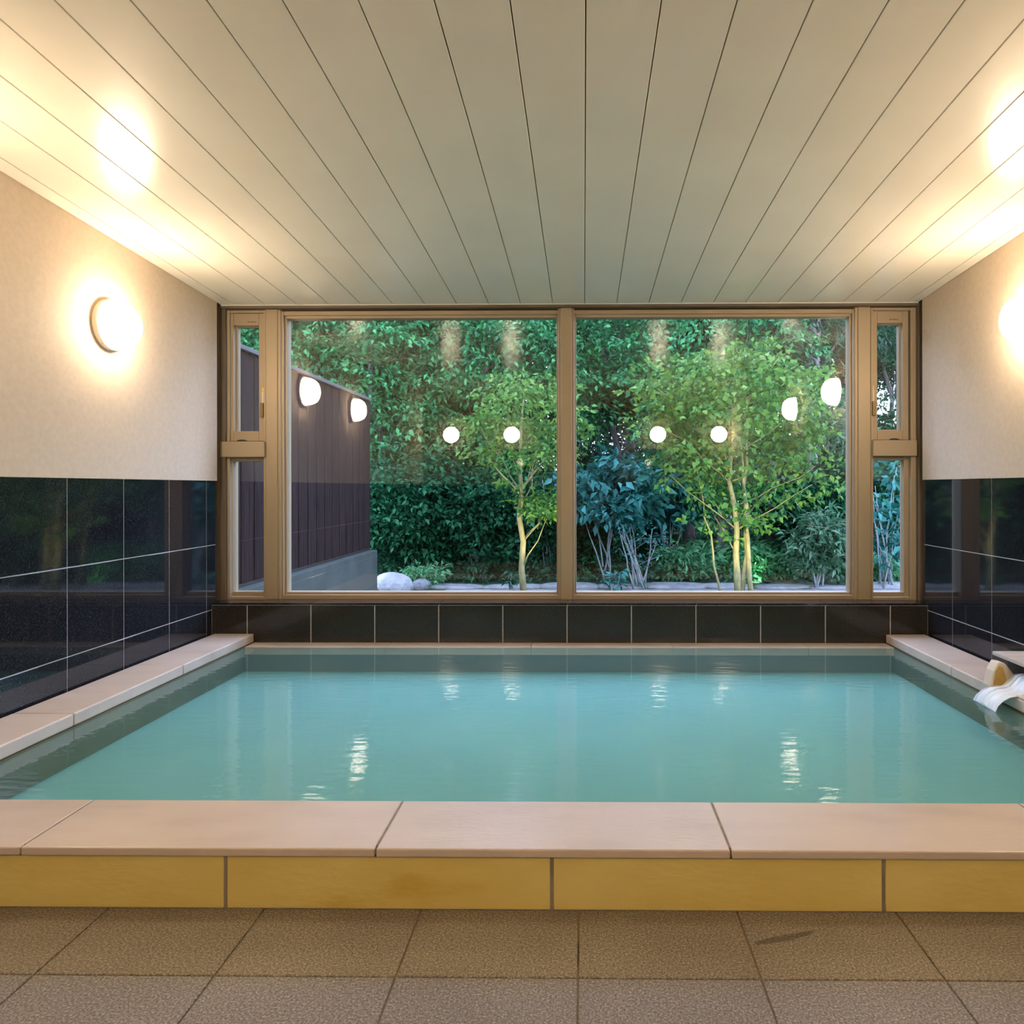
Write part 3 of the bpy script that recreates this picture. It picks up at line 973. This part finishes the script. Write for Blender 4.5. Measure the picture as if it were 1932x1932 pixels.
rc = np.random.default_rng(50)
cd1 = plant('cedar_tree', 'dark cedar behind the middle mullion', 'tree', 'dark cedars of the forest', gp(1085, 17), 51, (.20, .05), M['needle'],
            [(conifer_sprays(rc, 8.6, .6, 2.1, 380), .55, .10, 60, .55)], [limb((0, 0, 0), (0, 0, 8.4), .17, .03, rc, 8, .01)], 'bark_dark', 'trunk', 24)
cd2 = plant('cedar_tree', 'tall bare-trunked cedar behind the right half-moon reflections', 'tree', 'dark cedars of the forest', gp(1528, 14), 52, (.20, .05), M['needle'],
            [(conifer_sprays(rc, 8.4, 4.5, 1.5, 120), .55, .10, 55, .55)], [limb((0, 0, 0), (.1, 0, 8.0), .17, .05, rc, 8, .01)], 'bark_dark', 'trunk', 10)
FOREST = [
    (cd2, 1300, 12.4, .9, .7, 'dark straight trunk low in the right pane, left of the many-stemmed tree'),
    (cd2, 1367, 12.9, 2.3, .72, 'dark straight trunk directly behind the many-stemmed tree'),
    (cd2, 1455, 12.2, 4.0, .7, 'dark straight trunk right of the many-stemmed tree'),
    (cd2, 1585, 17.5, 5.0, 1.0, 'cedar trunk against sky near the right edge of the right pane'),
    (cd2, 1556, 19.5, 2.8, 1.1, 'slim far trunk between the two right cedar trunks'),
    (cd2, 1614, 16.5, .3, 1.0, 'cedar trunk half hidden by the right window post'),
    (cd2, 1700, 18.0, 1.5, 1.0, 'cedar against pale sky in the right narrow window'),
    (cd1, 800, 18.5, 1.1, .8, 'dark cedar deep behind the left garden trees'),
    (cd1, 930, 22.0, 2.0, .95, 'far dark cedar behind the lone lit trunk'),
    (cd1, 660, 20.0, 3.3, 1.25, 'dark cedar behind the far end of the fence'),
    (cd1, 500, 25.0, 5.1, 1.45, 'dark cedar beyond the fence at the left post'),
    (cd1, 1190, 23.0, .4, 1.4, 'far dark cedar right of the mullion'),
    (cd1, 1330, 31.0, 2.7, 1.6, 'farthest dark cedar above the small round reflection'),
    (cd1, 400, 26.0, 4.9, 1.0, 'far dark cedar at the left edge of the garden'),
]
for src, px, Y, rz, s, lb in FOREST:
    copy_plant(src, gp(px, Y), rz, s, lb)

# --- shrubs
def shrub(name, label, px, Y, seed, rad, H, lmat, leaf, n, per, sr=.2, stems=4, bark='bark_grey', dr_=.2, zc=.55, up=None):
    r = np.random.default_rng(seed)
    cc = ellipsoid(r, n, (0, 0, H * zc), (rad, rad * .7, H * (1 - zc)), .3, .08)
    st = [limb((r.uniform(-.1, .1), r.uniform(-.1, .1), 0), (r.uniform(-.7, .7) * rad, r.uniform(-.3, .3) * rad, H * r.uniform(.6, .95)), .013, .004, r, 6, .035) for _ in range(stems)]
    return plant(name, label, 'shrub', None, gp(px, Y), seed, leaf, lmat, [(cc, sr, .16, per, dr_)], st, bark, 'stem', 10)


s1 = shrub('dense_shrub', 'dark green shrub at the end of the concrete base', 760, 10.6, 61, .75, 1.75, M['leaf_dark'], (.10, .055), 130, 60, .24, 5)
copy_plant(s1, gp(835, 10.9), 1.3, 1.05, 'dark green shrub second from the end of the concrete base')
copy_plant(s1, gp(910, 10.7), 2.9, .95, 'dark green shrub just left of the lone lit trunk')
copy_plant(s1, gp(1030, 11.0), 4.2, .92, 'dark green shrub between the lone lit trunk and the middle mullion')
copy_plant(s1, gp(960, 11.9), 5.2, 1.15, 'dark shrub behind the lone lit trunk')
copy_plant(s1, gp(1530, 11.3), .6, .95, 'dark green shrub behind the pale-leaved shrub at the right')
copy_plant(s1, gp(1590, 11.8), 2.1, 1.15, 'dark green shrub against the right window post')
copy_plant(s1, gp(1110, 12.4), 3.6, 1.1, 'dark shrub behind the blue-leaved bush')
copy_plant(s1, gp(1215, 13.6), .2, 1.0, 'dark shrub right of the blue-leaved bush')
copy_plant(s1, gp(1140, 11.2), 1.2, .75, 'low dark shrub under the blue-leaved bush')
copy_plant(s1, gp(1500, 13.2), 1.8, 1.0, 'dark shrub at the foot of the tall cedar trunk')
copy_plant(s1, gp(1690, 12.0), 4.7, 1.1, 'dark shrub low in the right narrow window')
copy_plant(s1, gp(1560, 15.6), .3, 1.7, 'tall dark shrub far behind the tall cedar trunk')
copy_plant(s1, gp(1660, 15.2), 1.4, 1.6, 'tall dark shrub far behind the right window post')
s2 = shrub('broadleaf_shrub', 'tall bush with large blue-green leaves right of the middle mullion', 1150, 10.4, 62, .72, 1.8, M['leaf_teal'], (.17, .075), 80, 24, .24, 6, dr_=.4, zc=.72)
copy_plant(s2, gp(1255, 11.4), 2.2, .95, 'smaller blue-green bush behind the twiggy shrub')
s3 = shrub('twiggy_shrub', 'thin twiggy shrub with pale upright stems beside the blue-leaved bush', 1205, 9.9, 63, .42, .95, M['leaf_teal'], (.05, .025), 26, 12, .14, 12)
shrub('pale_leaved_shrub', 'pale-leaved shrub low at the right of the right pane', 1548, 9.95, 64, .40, 1.05, M['leaf_pale'], (.13, .04), 70, 22, .17, 5, zc=.6)
shrub('hanging_branch_shrub', 'grey-leaved shrub beside the tall cedar trunk at lamp height', 1570, 12.2, 65, .55, 3.0, M['leaf_pale'], (.16, .045), 50, 18, .24, 5, zc=.85)
s6 = shrub('tall_stemmed_shrub', 'shrub with long pale bare stems in the right narrow window', 1672, 9.9, 66, .42, 1.9, M['leaf_teal'], (.16, .08), 30, 10, .2, 9, zc=.55)
shrub('small_plant', 'small plant with whitish blue leaves on the kerb', 1156, 9.55, 67, .13, .26, M['leaf_teal'], (.10, .045), 10, 9, .09, 3)
shrub('small_plant', 'small green plant against the concrete base by the left post', 575, 7.4, 68, .2, .50, M['leaf_bright'], (.075, .032), 26, 12, .10, 5)
shrub('small_plant', 'tiny plant at the foot of the lone lit trunk', 968, 9.35, 69, .12, .12, M['leaf_dark'], (.08, .035), 8, 9, .07, 2)
s8 = shrub('low_fern', 'bright green low fern left of the many-stemmed tree', 1290, 10.8, 70, .5, .5, M['leaf_bright'], (.12, .04), 46, 26, .2, 3, dr_=.4)
s8['category'] = 'fern'
for k, (px, Y, s, lb) in enumerate([(1345, 11.6, 1.1, 'bright fern between the two dark trunks'), (1410, 11.2, 1.15, 'bright fern behind the many stems'),
                                    (1480, 11.0, .9, 'fern right of the many-stemmed tree'), (1340, 13.5, 1.5, 'brightest far fern between the dark trunks'),
                                    (1420, 14.0, 1.5, 'far bright fern right of the middle dark trunk'), (1660, 10.6, .8, 'fern at the foot of the pale bare stems'),
                                    (800, 10.0, .6, 'low fern in front of the dark shrubs by the rocks')]):
    copy_plant(s8, gp(px, Y), k * 1.1, s, lb, 'low ferns')
s8['group'] = 'low ferns'


r_ = np.random.default_rng(90)
n_ = 900
cc = np.stack([r_.uniform(-5.2, 7.5, n_), 10.35 + 4.2 * r_.uniform(0, 1, n_) ** 1.3, ZG + r_.uniform(.02, .22, n_)], 1)
P_, D_, N_ = spray_leaves(r_, cc, .22, .2, 16, droop=.3)
me = leaf_mesh('undergrowth', P_, D_, N_, .10 * r_.uniform(.7, 1.2, len(P_)), .045)
me.materials.append(M['leaf_dark'])
ug = bpy.data.objects.new('undergrowth', me)
C.objects.link(ug)
tag(ug, 'dark leafy undergrowth covering the ground between the shrubs', 'undergrowth', kind='stuff')

# ------------------------------------------------------------------ garden uplights, added fern fill
def spot(name, loc, target, power, col, size, r=.06):
    d = bpy.data.lights.new(name, 'SPOT')
    d.energy, d.color, d.spot_size, d.spot_blend, d.shadow_soft_size = power, col, size, .6, r
    o = bpy.data.objects.new(name, d)
    C.objects.link(o)
    o.location = loc
    o.rotation_euler = (Vector(target) - Vector(loc)).to_track_quat('-Z', 'Y').to_euler()


b0 = gp(984, 9.0)
spot('garden_uplight_and_fill', (b0[0] + .35, 8.2, ZG + .05), (b0[0], 9.0, 1.2), 40, (1, .80, .38), 1.2)
b0 = gp(1392, 8.9)
spot('garden_uplight_and_fill', (b0[0] - .2, 7.9, ZG + .05), (b0[0], 9.0, 1.3), 48, (1, .82, .38), 1.4)
spot('garden_uplight_and_fill', (b0[0] + .6, 10.4, ZG + .05), (b0[0] + .5, 13.5, 0.2), 16, (.7, 1, .6), 1.6)  # added green fill that brightens the far ferns, not a known lamp
